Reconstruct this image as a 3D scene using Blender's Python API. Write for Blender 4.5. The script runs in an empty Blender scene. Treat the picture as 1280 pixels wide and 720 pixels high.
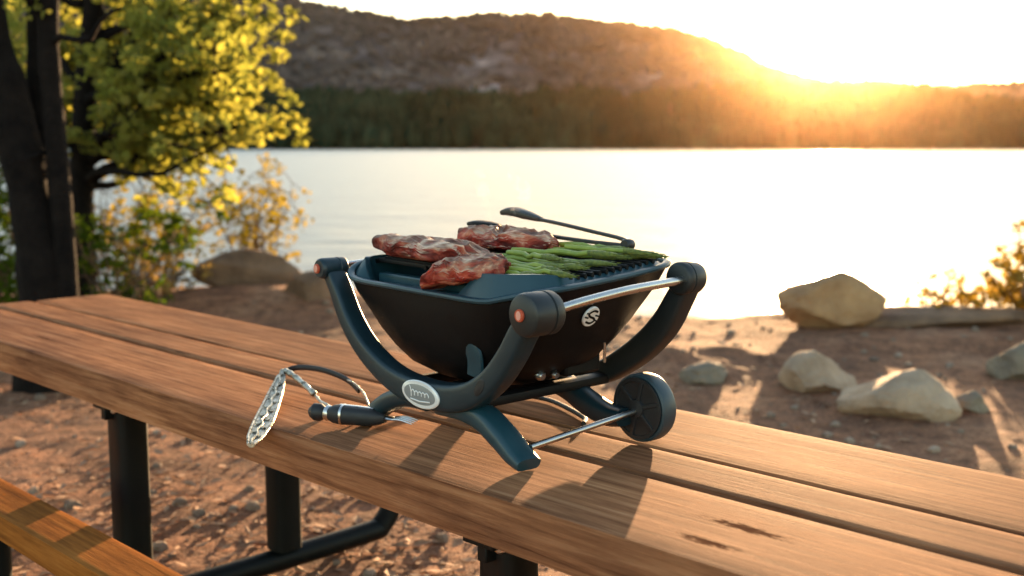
import bpy, bmesh, math, random
from mathutils import Vector, Matrix, noise
random.seed(7)
PI = math.pi; R = math.radians
sc = bpy.context.scene; col = sc.collection
H = 1.34
SUN_AZ, SUN_EL = 15.8, 5.0

# ---------------------------------------------------------------- helpers
class MB:
    def __init__(s): s.v = []; s.f = []; s.m = []
    def add(s, vs, fs, mi=0):
        o = len(s.v); s.v += [tuple(v) for v in vs]; s.f += [tuple(i + o for i in f) for f in fs]; s.m += [mi] * len(fs)
    def build(s, name, mats, parent=None, smooth=True, sharp=35, bevel=0, seg=2, loc=None):
        me = bpy.data.meshes.new(name); me.from_pydata(s.v, [], s.f); me.update()
        if not isinstance(mats, (list, tuple)): mats = [mats]
        for m in mats: me.materials.append(m)
        for p, mi in zip(me.polygons, s.m): p.material_index = mi
        bm = bmesh.new(); bm.from_mesh(me); bmesh.ops.recalc_face_normals(bm, faces=bm.faces) if len(s.f) < 40000 else None
        bm.to_mesh(me); bm.free()
        if smooth:
            me.polygons.foreach_set('use_smooth', [True] * len(me.polygons))
            if sharp and len(s.f) < 40000: me.set_sharp_from_angle(angle=R(sharp))
        o = bpy.data.objects.new(name, me); col.objects.link(o)
        if parent: o.parent = parent
        if loc: o.location = loc
        if bevel:
            b = o.modifiers.new('bevel', 'BEVEL'); b.width = bevel; b.segments = seg; b.limit_method = 'ANGLE'; b.angle_limit = R(40)
        return o
def tag(o, label=None, cat=None, group=None, kind=None):
    if label: o['label'] = label
    if cat: o['category'] = cat
    if group: o['group'] = group
    if kind: o['kind'] = kind
    return o
def empty(name, loc=(0, 0, 0), rz=0, rot=None):
    o = bpy.data.objects.new(name, None); col.objects.link(o); o.location = loc
    o.rotation_euler = rot or (0, 0, rz); o.empty_display_size = .1; return o
def box(mb, x0, x1, y0, y1, z0, z1, mi=0):
    mb.add([(x0,y0,z0),(x1,y0,z0),(x1,y1,z0),(x0,y1,z0),(x0,y0,z1),(x1,y0,z1),(x1,y1,z1),(x0,y1,z1)],
           [(0,3,2,1),(4,5,6,7),(0,1,5,4),(1,2,6,5),(2,3,7,6),(3,0,4,7)], mi)
def catmull(P, n=8, closed=False):
    P = [Vector(p) for p in P]; out = []; L = len(P)
    rng = range(L if closed else L - 1)
    for i in rng:
        if closed: a, b, c, d = P[(i-1) % L], P[i], P[(i+1) % L], P[(i+2) % L]
        else: a, b, c, d = P[max(i-1, 0)], P[i], P[i+1], P[min(i+2, L-1)]
        for k in range(n):
            t = k / n
            out.append(.5 * ((2*b) + (c-a)*t + (2*a-5*b+4*c-d)*t*t + (3*b-a-3*c+d)*t**3))
    if not closed: out.append(P[-1])
    return out
def sweep(mb, pts, ra, rb=None, side=None, n=12, sq=2.0, closed=False, cap=True, mi=0):
    """tube along pts; ra = half size across, rb = half size along 'side' vector; may be lists"""
    pts = [Vector(p) for p in pts]; L = len(pts)
    rb = ra if rb is None else rb
    A = ra if isinstance(ra, (list, tuple)) else [ra] * L
    B = rb if isinstance(rb, (list, tuple)) else [rb] * L
    rings = []; prev = None
    for i, p in enumerate(pts):
        if closed: t = pts[(i+1) % L] - pts[i-1]
        else: t = pts[min(i+1, L-1)] - pts[max(i-1, 0)]
        t.normalize()
        if side is not None: b = Vector(side)
        else:
            b = prev if prev is not None else (Vector((0, 0, 1)) if abs(t.z) < .9 else Vector((1, 0, 0)))
        b = (b - t * b.dot(t)).normalized(); nn = t.cross(b); prev = b
        ring = []
        for k in range(n):
            a = 2 * PI * k / n; c, s = math.cos(a), math.sin(a)
            c = math.copysign(abs(c) ** (2 / sq), c); s = math.copysign(abs(s) ** (2 / sq), s)
            ring.append(p + nn * (A[i] * c) + b * (B[i] * s))
        rings.append(ring)
    vs = [v for r in rings for v in r]; fs = []
    for i in range(L if closed else L - 1):
        j = (i + 1) % L
        for k in range(n):
            k2 = (k + 1) % n; fs.append((i*n+k, i*n+k2, j*n+k2, j*n+k))
    if cap and not closed:
        fs.append(tuple(range(n))[::-1]); fs.append(tuple((L-1)*n + k for k in range(n)))
    mb.add(vs, fs, mi)
def lerp_list(vals, m):
    out = []
    for i in range(m):
        t = i / (m - 1) * (len(vals) - 1); k = min(int(t), len(vals) - 2); out.append(vals[k] + (vals[k+1] - vals[k]) * (t - k))
    return out
def lathe(mb, prof, c, axis, n=28, sx=1.0, mi=0):
    """prof: (r, h) list along axis from c; closed with caps"""
    ax = Vector(axis).normalized(); u = ax.orthogonal().normalized()
    if abs(ax.z) < .9: u = (Vector((0,0,1)) - ax * ax.z).normalized()
    w = ax.cross(u); vs = []; fs = []
    for (r, h) in prof:
        for k in range(n):
            a = 2*PI*k/n; vs.append(Vector(c) + ax*h + (w*math.cos(a)*sx + u*math.sin(a)) * r)
    for i in range(len(prof) - 1):
        for k in range(n): fs.append((i*n+k, i*n+(k+1) % n, (i+1)*n+(k+1) % n, (i+1)*n+k))
    fs.append(tuple(range(n))[::-1]); fs.append(tuple((len(prof)-1)*n+k for k in range(n)))
    mb.add(vs, fs, mi)
def sstep(a, b, x):
    t = max(0, min(1, (x - a) / (b - a))); return t*t*(3-2*t)
def N3(x, y, z=0): return noise.noise(Vector((x, y, z)))
def fbm(x, y, z=0, o=4): return noise.fractal(Vector((x, y, z)), 1.0, 2.0, o)

# ---------------------------------------------------------------- materials
def mat(name):
    m = bpy.data.materials.new(name); m.use_nodes = True; nt = m.node_tree
    return m, nt, nt.nodes['Principled BSDF']
def ramp(nt, src, stops):
    r = nt.nodes.new('ShaderNodeValToRGB'); e = r.color_ramp.elements
    while len(e) < len(stops): e.new(.5)
    for x, (p, c) in zip(e, stops): x.position = p; x.color = (*c, 1)
    nt.links.new(src, r.inputs[0]); return r.outputs[0]
def coords(nt, scale=(1, 1, 1), rot=(0, 0, 0)):
    t = nt.nodes.new('ShaderNodeTexCoord'); mp = nt.nodes.new('ShaderNodeMapping')
    mp.inputs['Scale'].default_value = scale; mp.inputs['Rotation'].default_value = rot
    nt.links.new(t.outputs['Object'], mp.inputs[0]); return mp.outputs[0]
def ntex(nt, vec, scale, detail=4, rough=.6, dist=0):
    n = nt.nodes.new('ShaderNodeTexNoise'); n.inputs['Scale'].default_value = scale; n.inputs['Detail'].default_value = detail
    n.inputs['Roughness'].default_value = rough; n.inputs['Distortion'].default_value = dist
    nt.links.new(vec, n.inputs['Vector']); return n.outputs['Fac']
def mixc(nt, a, b, fac, mode='MIX'):
    m = nt.nodes.new('ShaderNodeMix'); m.data_type = 'RGBA'; m.blend_type = mode
    for s, v in ((m.inputs[0], fac), (m.inputs[6], a), (m.inputs[7], b)):
        if isinstance(v, (int, float)): s.default_value = v
        elif isinstance(v, tuple): s.default_value = (*v, 1)
        else: nt.links.new(v, s)
    return m.outputs[2]
def bump(nt, b, h, strength=.3, dist=.01, prev=None):
    n = nt.nodes.new('ShaderNodeBump'); n.inputs['Strength'].default_value = strength; n.inputs['Distance'].default_value = dist
    nt.links.new(h, n.inputs['Height'])
    if prev: nt.links.new(prev, n.inputs['Normal'])
    nt.links.new(n.outputs[0], b.inputs['Normal']); return n.outputs[0]
def math_(nt, op, a, b=None, c=None):
    m = nt.nodes.new('ShaderNodeMath'); m.operation = op
    for i, v in enumerate((a, b, c)):
        if v is None: continue
        if isinstance(v, (int, float)): m.inputs[i].default_value = v
        else: nt.links.new(v, m.inputs[i])
    return m.outputs[0]
def simple(name, c, rough=.5, metal=0, var=.25, scale=8, bmp=.1, bd=.002, c2=None, spec=.5, rvar=.15):
    m, nt, b = mat(name); v = coords(nt); n = ntex(nt, v, scale, 5)
    c2 = c2 or tuple(x * (1 - var) for x in c); c1 = tuple(min(1, x * (1 + var)) for x in c) if c2 is None else c
    nt.links.new(ramp(nt, n, [(.3, c2), (.7, c1)]), b.inputs['Base Color'])
    n2 = ntex(nt, v, scale * 6, 3)
    mr = nt.nodes.new('ShaderNodeMapRange'); mr.inputs['To Min'].default_value = max(.02, rough - rvar); mr.inputs['To Max'].default_value = min(1, rough + rvar)
    nt.links.new(n, mr.inputs[0]); nt.links.new(mr.outputs[0], b.inputs['Roughness'])
    b.inputs['Metallic'].default_value = metal; b.inputs['Specular IOR Level'].default_value = spec
    if bmp: bump(nt, b, n2, bmp, bd)
    return m
def wood(name, dark, mid, light, rough=.52, knots=()):
    m, nt, b = mat(name)
    t = nt.nodes.new('ShaderNodeTexCoord'); obj = t.outputs['Object']
    at = nt.nodes.new('ShaderNodeObjectInfo')
    off = nt.nodes.new('ShaderNodeVectorMath'); off.operation = 'ADD'; nt.links.new(obj, off.inputs[0])
    comb = nt.nodes.new('ShaderNodeCombineXYZ'); nt.links.new(math_(nt, 'MULTIPLY', at.outputs['Random'], 13.), comb.inputs[1]); nt.links.new(comb.outputs[0], off.inputs[1])
    def mp(scale):
        q = nt.nodes.new('ShaderNodeMapping'); q.inputs['Scale'].default_value = scale; nt.links.new(off.outputs[0], q.inputs[0]); return q.outputs[0]
    grain = ntex(nt, mp((1.2, 26, 26)), 2.2, 8, .68, .35)
    fine = ntex(nt, mp((4, 160, 160)), 2.0, 5, .7)
    broad = ntex(nt, mp((.8, 2.6, 2.6)), 1.6, 4, .55)
    blot = ntex(nt, mp((5, 9, 9)), 1.5, 5, .6)
    c = ramp(nt, grain, [(.30, dark), (.52, mid), (.74, light)])
    c = mixc(nt, c, ramp(nt, broad, [(.35, (.62, .60, .62)), (.65, (1.12, 1.08, 1.0))]), .85, 'MULTIPLY')
    c = mixc(nt, c, ramp(nt, blot, [(.4, (.86, .84, .84)), (.62, (1, 1, 1))]), .8, 'MULTIPLY')
    c = mixc(nt, c, ramp(nt, fine, [(.36, (.62, .58, .55)), (.5, (1, 1, 1))]), .5, 'MULTIPLY')
    h = math_(nt, 'ADD', math_(nt, 'MULTIPLY', grain, .8), math_(nt, 'MULTIPLY', fine, .5))
    msum = 0.
    for (kx, ky, sx, sy) in knots:     # weathered splinter marks and cracks, fixed to the plank
        q = nt.nodes.new('ShaderNodeMapping'); q.inputs['Location'].default_value = (-kx / sx, -ky / sy, 0); q.inputs['Scale'].default_value = (1 / sx, 1 / sy, 0)
        nt.links.new(obj, q.inputs[0])
        ln = nt.nodes.new('ShaderNodeVectorMath'); ln.operation = 'LENGTH'; nt.links.new(q.outputs[0], ln.inputs[0])
        kn = ntex(nt, mp((24, 110, 10)), 1.6, 5, .7)
        d = math_(nt, 'ADD', ln.outputs['Value'], math_(nt, 'MULTIPLY', math_(nt, 'SUBTRACT', kn, .5), 2.6))
        msk = ramp(nt, d, [(.45, (1, 1, 1)), (.75, (0, 0, 0))])
        c = mixc(nt, c, (.06, .028, .016), math_(nt, 'MULTIPLY', msk, .72)); msum = math_(nt, 'ADD', msum, msk)
        h = math_(nt, 'SUBTRACT', h, math_(nt, 'MULTIPLY', msk, .22))
    nt.links.new(c, b.inputs['Base Color'])
    b.inputs['Specular IOR Level'].default_value = .02
    if knots: nt.links.new(math_(nt, 'MULTIPLY', math_(nt, 'MAXIMUM', math_(nt, 'SUBTRACT', 1., msum), 0.), .02), b.inputs['Specular IOR Level'])
    mr = nt.nodes.new('ShaderNodeMapRange'); mr.inputs['To Min'].default_value = rough - .12; mr.inputs['To Max'].default_value = rough + .14
    nt.links.new(grain, mr.inputs[0]); nt.links.new(mr.outputs[0], b.inputs['Roughness'])
    bump(nt, b, h, .4, .004)
    return m
def leafmat(name, c1, c2, trans=.55, sc_=1.3):
    m, nt, b = mat(name); nt.nodes.remove(b); out = nt.nodes['Material Output']
    v = coords(nt); n = ntex(nt, v, sc_, 3); n2 = ntex(nt, v, 14, 2)
    a = math_(nt, 'ADD', math_(nt, 'MULTIPLY', n, .6), math_(nt, 'MULTIPLY', n2, .4))
    c = ramp(nt, a, [(.38, c1), (.62, c2)])
    d = nt.nodes.new('ShaderNodeBsdfDiffuse'); nt.links.new(c, d.inputs[0])
    tr = nt.nodes.new('ShaderNodeBsdfTranslucent')
    nt.links.new(mixc(nt, c, (1.6, 1.6, .85), 1., 'MULTIPLY'), tr.inputs[0])
    mx = nt.nodes.new('ShaderNodeMixShader'); mx.inputs[0].default_value = trans
    nt.links.new(d.outputs[0], mx.inputs[1]); nt.links.new(tr.outputs[0], mx.inputs[2]); nt.links.new(mx.outputs[0], out.inputs[0])
    return m

KX = [(1.22, -.207, .12, .022), (1.216, -.30, .08, .020), (.35, .22, .10, .012), (1.9, .20, .06, .014), (-1.3, -.25, .09, .010), (-.02, -.232, .17, .0035), (-.78, -.07, .07, .006)]
M = {}
M['wood'] = wood('plank_wood', (.12, .046, .024), (.36, .160, .078), (.54, .285, .150), .78, KX)
M['bench'] = wood('bench_wood', (.16, .055, .015), (.38, .135, .030), (.47, .185, .045), .7)  # orange of the sunlit bench put into the wood colour
M['steel'] = simple('dark_green_steel', (.002, .0045, .005), .5, 0, .3, 14, .15, spec=.2)
M['blackmetal'] = simple('cast_black', (.003, .003, .0035), .55, 0, .3, 25, .2, .001, spec=.22)
M['teal'] = simple('blue_grey_plastic', (.010, .046, .062), .36, 0, .15, 18, .08, .0006)
M['teal2'] = simple('dark_blue_grey_plastic', (.005, .022, .031), .42, 0, .15, 18, .1, .0006)
M['knob'] = simple('dark_grey_plastic', (.013, .017, .018), .45, 0, .15, 20, .1, .0006)
M['chrome'] = simple('brushed_steel', (.62, .60, .57), .28, 1, .1, 30, .05, .0005)
M['silver'] = simple('tarnished_silver', (.75, .70, .60), .30, 1, .5, 60, .9, .002, c2=(.10, .08, .05))
M['badge'] = simple('badge_white', (.78, .79, .78), .35, .2, .05, 20, .05, .0005)
M['badge_grey'] = simple('badge_grey', (.28, .31, .32), .35, .3, .1, 20, .05, .0005)
M['red'] = simple('red_button', (.55, .09, .04), .4, 0, .2, 60, .05, .0005)
M['pink'] = simple('pale_red_button', (.75, .35, .26), .4, 0, .1, 60, .05, .0005)
M['rubber'] = simple('black_rubber', (.012, .013, .015), .55, 0, .2, 30, .2, .001)
M['tread'] = simple('blue_grey_tread', (.022, .045, .058), .45, 0, .15, 30, .1, .001)
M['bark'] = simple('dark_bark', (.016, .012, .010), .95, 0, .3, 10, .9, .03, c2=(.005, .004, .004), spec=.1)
M['twig'] = simple('twig_bark', (.14, .085, .05), .85, 0, .3, 10, .3, .01, spec=.2)
M['rock'] = simple('pale_rock', (.50, .36, .24), .85, 0, .3, 5, .9, .03, c2=(.24, .16, .10), spec=.3)
M['rock2'] = simple('brown_rock', (.26, .15, .085), .88, 0, .3, 3.5, .9, .03, c2=(.095, .055, .034), spec=.3)
M['sunlit_rock'] = simple('sunlit_golden_rock', (.46, .27, .13), .85, 0, .3, 3.5, .9, .03, c2=(.25, .13, .06), spec=.3)  # golden sunlight on the boulder put into its rock colour
M['rock3'] = simple('grey_rock', (.27, .21, .14), .85, 0, .3, 5, .8, .03, c2=(.13, .11, .085), spec=.3)
M['leaf'] = leafmat('yellow_green_leaf', (.14, .155, .045), (.28, .265, .085), .62)
M['leaf_bush'] = leafmat('olive_leaf', (.11, .09, .015), (.26, .19, .035), .55)
M['leaf_tan'] = leafmat('tan_leaf', (.16, .10, .04), (.34, .23, .10), .5)
M['leaf_gold'] = leafmat('golden_leaf', (.20, .13, .03), (.36, .23, .06), .5)
M['leaf_green'] = leafmat('deep_green_leaf', (.025, .055, .008), (.085, .12, .015), .45)
M['asp'] = simple('asparagus_green', (.29, .34, .055), .5, 0, .2, 30, .2, .002, c2=(.12, .19, .03))
M['asp_tip'] = simple('asparagus_tip', (.24, .27, .045), .5, 0, .3, 150, .8, .004, c2=(.07, .11, .02))

def steakmat():
    m, nt, b = mat('seared_meat'); v = coords(nt)
    n = ntex(nt, coords(nt, (.7, 1.6, 1.6)), 13, 5, .55, .9); n2 = ntex(nt, v, 60, 4, .6, .5); n3 = ntex(nt, v, 9, 3, .5, .8)
    c = ramp(nt, n, [(.32, (.018, .006, .005)), (.42, (.13, .020, .015)), (.50, (.32, .065, .045)), (.58, (.44, .19, .12)), (.68, (.70, .49, .35))])
    c = mixc(nt, c, ramp(nt, n3, [(.45, (1, 1, 1)), (.66, (1.25, .42, .36))]), .7, 'MULTIPLY')
    g = nt.nodes.new('ShaderNodeNewGeometry'); sx = nt.nodes.new('ShaderNodeSeparateXYZ'); nt.links.new(g.outputs['Normal'], sx.inputs[0])
    sear_highlight = math_(nt, 'MULTIPLY', ramp(nt, n2, [(.28, (.15, .15, .15)), (.52, (1, 1, 1))]), ramp(nt, sx.outputs[2], [(.35, (0, 0, 0)), (.85, (.9, .9, .9))]))
    c = mixc(nt, c, ramp(nt, n3, [(.36, (.085, .036, .022)), (.47, (.24, .12, .07)), (.56, (.62, .45, .31))]), sear_highlight)  # upward faces: brown sear, plus backlight highlights painted in as cream
    nt.links.new(c, b.inputs['Base Color']); b.inputs['Roughness'].default_value = .5; b.inputs['Specular IOR Level'].default_value = .13
    bump(nt, b, n2, .6, .003, bump(nt, b, n, .6, .006)); b.inputs['Subsurface Weight'].default_value = .08
    b.inputs['Subsurface Radius'].default_value = (.01, .004, .003)
    return m
M['meat'] = steakmat()

def groundmat():
    m, nt, b = mat('dirt'); v = coords(nt)
    n = ntex(nt, v, .9, 6, .6, .4); n2 = ntex(nt, v, 9, 6, .7); n3 = ntex(nt, v, 45, 4, .7)
    c = ramp(nt, n, [(.32, (.19, .085, .045)), (.52, (.33, .150, .080)), (.70, (.46, .25, .145))])
    c = mixc(nt, c, ramp(nt, n2, [(.34, (.40, .36, .36)), (.54, (1, 1, 1)), (.72, (1.35, 1.3, 1.2))]), .9, 'MULTIPLY')
    c = mixc(nt, c, ramp(nt, n3, [(.40, (.55, .5, .5)), (.56, (1, 1, 1)), (.72, (1.5, 1.45, 1.3))]), .8, 'MULTIPLY')
    nt.links.new(c, b.inputs['Base Color']); b.inputs['Roughness'].default_value = .92; b.inputs['Specular IOR Level'].default_value = .2
    bump(nt, b, n3, .8, .02, bump(nt, b, n2, .8, .06)); return m
M['dirt'] = groundmat()
M['litter'] = simple('dry_leaf_litter', (.46, .28, .16), .8, 0, .3, 25, .2, .01, c2=(.20, .09, .05), spec=.3)
M['pebble'] = simple('pebble', (.34, .25, .18), .85, 0, .3, 3, .4, .01, c2=(.10, .065, .045), spec=.3)
def watermat():
    m, nt, b = mat('lake_water')
    v = coords(nt, (.55, 1, 1)); n = ntex(nt, v, 2.2, 5, .6, .6); n2 = ntex(nt, v, .35, 4, .55, .4)
    b.inputs['Base Color'].default_value = (.10, .11, .10, 1); b.inputs['Roughness'].default_value = .34; b.inputs['IOR'].default_value = 1.45
    b.inputs['Specular IOR Level'].default_value = .5
    bump(nt, b, n, .7, .12, bump(nt, b, n2, .6, .45)); return m
M['water'] = watermat()
def hillmat():
    m, nt, b = mat('hillside'); v = coords(nt)
    n = ntex(nt, v, .008, 6, .6); n2 = ntex(nt, v, .05, 5, .7); n3 = ntex(nt, v, .003, 3)
    c = ramp(nt, n, [(.35, (.060, .052, .048)), (.52, (.11, .088, .080)), (.62, (.20, .155, .14)), (.68, (.40, .31, .28))])
    c = mixc(nt, c, ramp(nt, n2, [(.38, (.6, .6, .58)), (.6, (1.1, 1.07, 1.05))]), .8, 'MULTIPLY')
    nt.links.new(c, b.inputs['Base Color']); b.inputs['Roughness'].default_value = 1; b.inputs['Specular IOR Level'].default_value = .0
    return m
M['hill'] = hillmat()
def forestmat(name, a, b_, s):
    m, nt, b = mat(name); v = coords(nt); n = ntex(nt, v, s, 4, .6); n2 = ntex(nt, v, .1, 3)
    c = ramp(nt, n, [(.36, a), (.60, b_), (.72, tuple(x * 1.7 for x in b_))]); c = mixc(nt, c, ramp(nt, n2, [(.3, (.5, .5, .5)), (.7, (1.3, 1.3, 1.3))]), .8, 'MULTIPLY')
    nt.links.new(c, b.inputs['Base Color']); b.inputs['Roughness'].default_value = 1; b.inputs['Specular IOR Level'].default_value = .0; return m
M['forest'] = forestmat('far_conifers', (.012, .024, .014), (.034, .046, .026), .02)
M['scrub'] = forestmat('far_scrub', (.058, .049, .044), (.115, .090, .080), .01)

# ---------------------------------------------------------------- terrain
def shore(x): return 8.75 + 1.7 * sstep(-.6, -2.2, x) + .35 * N3(x * .5, 3.3) + .12 * N3(x * 2.1, 8)
def gz(x, y):
    h = .02 * N3(x * .8, y * .8, 1) + .011 * N3(x * 2.6, y * 2.6, 5) + .009 * fbm(x * 8, y * 8, 2, 3)
    h += .05 * sstep(1.4, 2.4, x) * sstep(7.05, 7.5, y + .25 * N3(x * 1.3, 4)) * (1 + .5 * N3(x * 1.7, y * 1.7, 7))
    h += .20 * math.exp(-(((x + 2.1) / 1.3) ** 2 + ((y - 9.2) / .9) ** 2))
    h += .10 * math.exp(-(((x - 1.1) / .5) ** 2 + ((y - 7.0) / .35) ** 2)) * (1 + N3(x * 3, y * 3))
    s = shore(x); h -= .95 * sstep(s - .1, s + 2.4, y)
    if y < 2: h *= sstep(-4, 2, y)
    return h
def axis(lo, hi, dlo, dhi, step, grow=1.22):
    a = []; x = dlo
    while x < dhi: a.append(x); x += step
    s = step; x = dhi
    while x < hi: a.append(x); s *= grow; x += s
    a.append(hi); s = step; x = dlo; pre = []
    while x > lo:
        s *= grow; x -= s; pre.append(max(x, lo))
    return pre[::-1] + a
xs = axis(-900, 900, -5.5, 6.5, .05); ys_ = axis(-900, 14, 2.2, 11.5, .05)
mb = MB(); W = len(xs)
mb.v = [(x, y, gz(x, y)) for y in ys_ for x in xs]
mb.f = [(j*W+i, j*W+i+1, (j+1)*W+i+1, (j+1)*W+i) for j in range(len(ys_)-1) for i in range(W-1)]; mb.m = [0] * len(mb.f)
tag(mb.build('ground', M['dirt'], sharp=0), kind='structure')
mb = MB(); wx = [-2600, -300, -20, 0, 20, 300, 2600]; wy = [8, 12, 60, 400, 760]
mb.v = [(x, y, -.26) for y in wy for x in wx]; W = len(wx)
mb.f = [(j*W+i, j*W+i+1, (j+1)*W+i+1, (j+1)*W+i) for j in range(len(wy)-1) for i in range(W-1)]; mb.m = [0] * len(mb.f)
tag(mb.build('lake_water', M['water'], sharp=0), kind='structure')

# far hills: ridge and lower wooded shoulder given by their height above the horizon
RID = [(-900, -60), (0, -70), (250, -32), (330, -12), (400, 5), (470, 18), (515, 27), (560, 22), (620, 16), (680, 17), (760, 28), (830, 36), (870, 46), (920, 66), (960, 86), (1000, 101), (1040, 107), (1100, 106), (1180, 110), (1230, 108), (1290, 104), (1500, 90), (2200, 60)]
BLT = [(-900, 120), (200, 132), (340, 138), (500, 136), (620, 134), (720, 128), (850, 126), (960, 124), (1050, 132), (1280, 150), (2200, 150)]
RDS = [(-900, 2300), (400, 2300), (515, 2500), (620, 2300), (900, 2100), (1000, 1800), (1100, 1500), (2200, 1500)]
def interp(T, x):
    for (a, p), (b, q) in zip(T, T[1:]):
        if a <= x <= b: return p + (q - p) * sstep(0, 1, (x - a) / (b - a)) * .5 + (q - p) * (x - a) / (b - a) * .5
    return T[0][1] if x < T[0][0] else T[-1][1]
def hz(u, Y):
    rd = interp(RDS, u); hr = (178.5 - interp(RID, u)) / 1397 * rd; hb = (184 - interp(BLT, u)) / 1397 * 1000
    X = (u - 640) / 1390 * Y
    if Y < 1000: h = -2 + (hb + 2) * sstep(700 + 25 * N3(X * .006, 9), 1010, Y) ** .8
    elif Y < 1150: h = hb + (Y - 1000) * .02
    elif Y < rd: h = hb + 3 + (hr - hb - 3) * ((Y - 1150) / (rd - 1150)) ** .85
    else: h = hr * (1 - .5 * sstep(rd, rd + 1200, Y))
    k = sstep(760, 1100, Y) * (1 - .75 * sstep(rd - 500, rd, Y))
    return h + k * 14 * fbm(X * .004, Y * .004, 1, 4) + 3.0 * fbm(X * .02, Y * .02, 4, 3) * sstep(900, 1400, Y)
us = [-900 + 12 * i for i in range(0, 246)]; Ys = [690 + 20 * i for i in range(24)] + [1170 + 38 * i for i in range(62)]
mb = MB(); W = len(us)
mb.v = [((u - 640) / 1390 * Y, Y, hz(u, Y) + H) for Y in Ys for u in us]
mb.f = [(j*W+i, j*W+i+1, (j+1)*W+i+1, (j+1)*W+i) for j in range(len(Ys)-1) for i in range(W-1)]; mb.m = [0] * len(mb.f)
tag(mb.build('hills', M['hill'], sharp=0), kind='structure')
def conifer(mb, x, y, z, h, r, n=5):
    a0 = random.random() * 6
    vs = [(x + r*math.cos(a0+2*PI*k/n), y + r*math.sin(a0+2*PI*k/n), z + h*.1) for k in range(n)] + \
         [(x + .55*r*math.cos(a0+.6+2*PI*k/n), y + .55*r*math.sin(a0+.6+2*PI*k/n), z + h*.6) for k in range(n)] + [(x, y, z + h)]
    fs = [(k, (k+1) % n, n+(k+1) % n, n+k) for k in range(n)] + [(n+k, n+(k+1) % n, 2*n) for k in range(n)]
    mb.add(vs, fs)
def roundtree(mb, x, y, z, h, r, n=6):
    a0 = random.random() * 6; vs = []; L = [(.5, .1), (1, .4), (.85, .75), (.35, .97)]
    for (k_, t) in L: vs += [(x + r*k_*random.uniform(.8, 1.2)*math.cos(a0+2*PI*k/n), y + r*k_*math.sin(a0+2*PI*k/n), z + h*t*random.uniform(.9, 1.1)) for k in range(n)]
    fs = [(i*n+k, i*n+(k+1) % n, (i+1)*n+(k+1) % n, (i+1)*n+k) for i in range(3) for k in range(n)] + [tuple(3*n+k for k in range(n))]
    mb.add(vs, fs)
mb = MB()
for i in range(9000):
    u = random.uniform(-500, 1750); Y = 705 + 420 * random.random() ** 1.3
    h = random.uniform(9, 18) * (1 + .35 * N3(u * .02, Y * .01))
    X = (u - 640) / 1390 * Y; z = hz(u, Y) + H - 1
    if z < -1.2: z = -1.2
    (conifer if random.random() < .7 else roundtree)(mb, X, Y, z, h, h * random.uniform(.2, .33))
tag(mb.build('shore_forest', M['forest'], smooth=False), 'dark conifer wood along the far shore of the lake below the hills', 'forest', kind='stuff')
mb = MB()
for i in range(15000):
    u = random.uniform(-500, 1750); rd = interp(RDS, u); Y = random.uniform(1130, rd + 40)
    if N3(u * .012, Y * .004, 3) < -.22 and random.random() < .8: continue
    X = (u - 640) / 1390 * Y; h = random.uniform(6, 12)
    roundtree(mb, X, Y, hz(u, Y) + H - 1, h, h * random.uniform(.45, .7), 5)
tag(mb.build('hillside_woodland', M['scrub'], smooth=False), 'thin brownish woodland covering the slopes of the far hills', 'woodland', kind='stuff')

# ---------------------------------------------------------------- ground litter and pebbles
mb = MB()
for i in range(5500):
    t = random.random(); y = 2.3 + 4.5 * t ** 1.2; x = random.uniform(-.62, .25) * (y + .6) + random.gauss(0, .3)
    if N3(x * 1.2, y * 1.2, 11) < random.uniform(-.6, .2): continue
    L = random.uniform(.012, .042); w = L * random.uniform(.12, .6); a = random.random() * PI * 2; ca, sa = math.cos(a), math.sin(a)
    z = gz(x, y) + .004; tl = random.uniform(-.5, .5); cz = random.uniform(0, .012)
    P = [(-L, 0, 0), (0, -w, cz), (L, 0, tl * L), (0, w, cz + tl * w)]
    mb.add([(x + p*ca - q*sa, y + p*sa + q*ca, z + abs(r)) for p, q, r in P], [(0, 1, 2), (0, 2, 3)])
tag(mb.build('leaf_litter', M['litter'], smooth=False), 'dry leaf litter and wood chips scattered on the dirt under the table', 'leaf litter', kind='stuff')
def rock_mesh(sx, sy, sz, seed, sub=4, rough=.22, pk=0, pxo=0):
    bm = bmesh.new(); bmesh.ops.create_icosphere(bm, subdivisions=sub, radius=1)
    rs = random.Random(seed); planes = []
    for _ in range(11):
        d = Vector((rs.gauss(0, 1), rs.gauss(0, 1), rs.gauss(0, .8))).normalized(); planes.append((d, rs.uniform(.62, .92)))
    for v in bm.verts:
        p = v.co.copy()
        for d, k in planes:
            t = p.dot(d)
            if t > k: p -= d * (t - k) * .95
        q = p * 1.4 + Vector((seed, 0, 0))
        p *= 1 + rough * .5 * noise.fractal(q, 1, 2, 3) + rough * .16 * noise.fractal(q * 5, 1, 2, 3)
        if p.z > 0: p.z *= 1 - pk * .55 + pk * 1.1 * max(0, 1 - abs(p.x - pxo) * (1.1 if p.x > pxo else .9))
        v.co = Vector((p.x * sx, p.y * sy, p.z * sz))
    return bm
def bm_obj(bm, name, m, parent=None, smooth=True, sharp=28):
    me = bpy.data.meshes.new(name); bm.to_mesh(me); bm.free(); me.materials.append(m)
    if smooth:
        me.polygons.foreach_set('use_smooth', [True] * len(me.polygons)); me.set_sharp_from_angle(angle=R(sharp))
    o = bpy.data.objects.new(name, me); col.objects.link(o)
    if parent: o.parent = parent
    return o
mb = MB()
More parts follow.
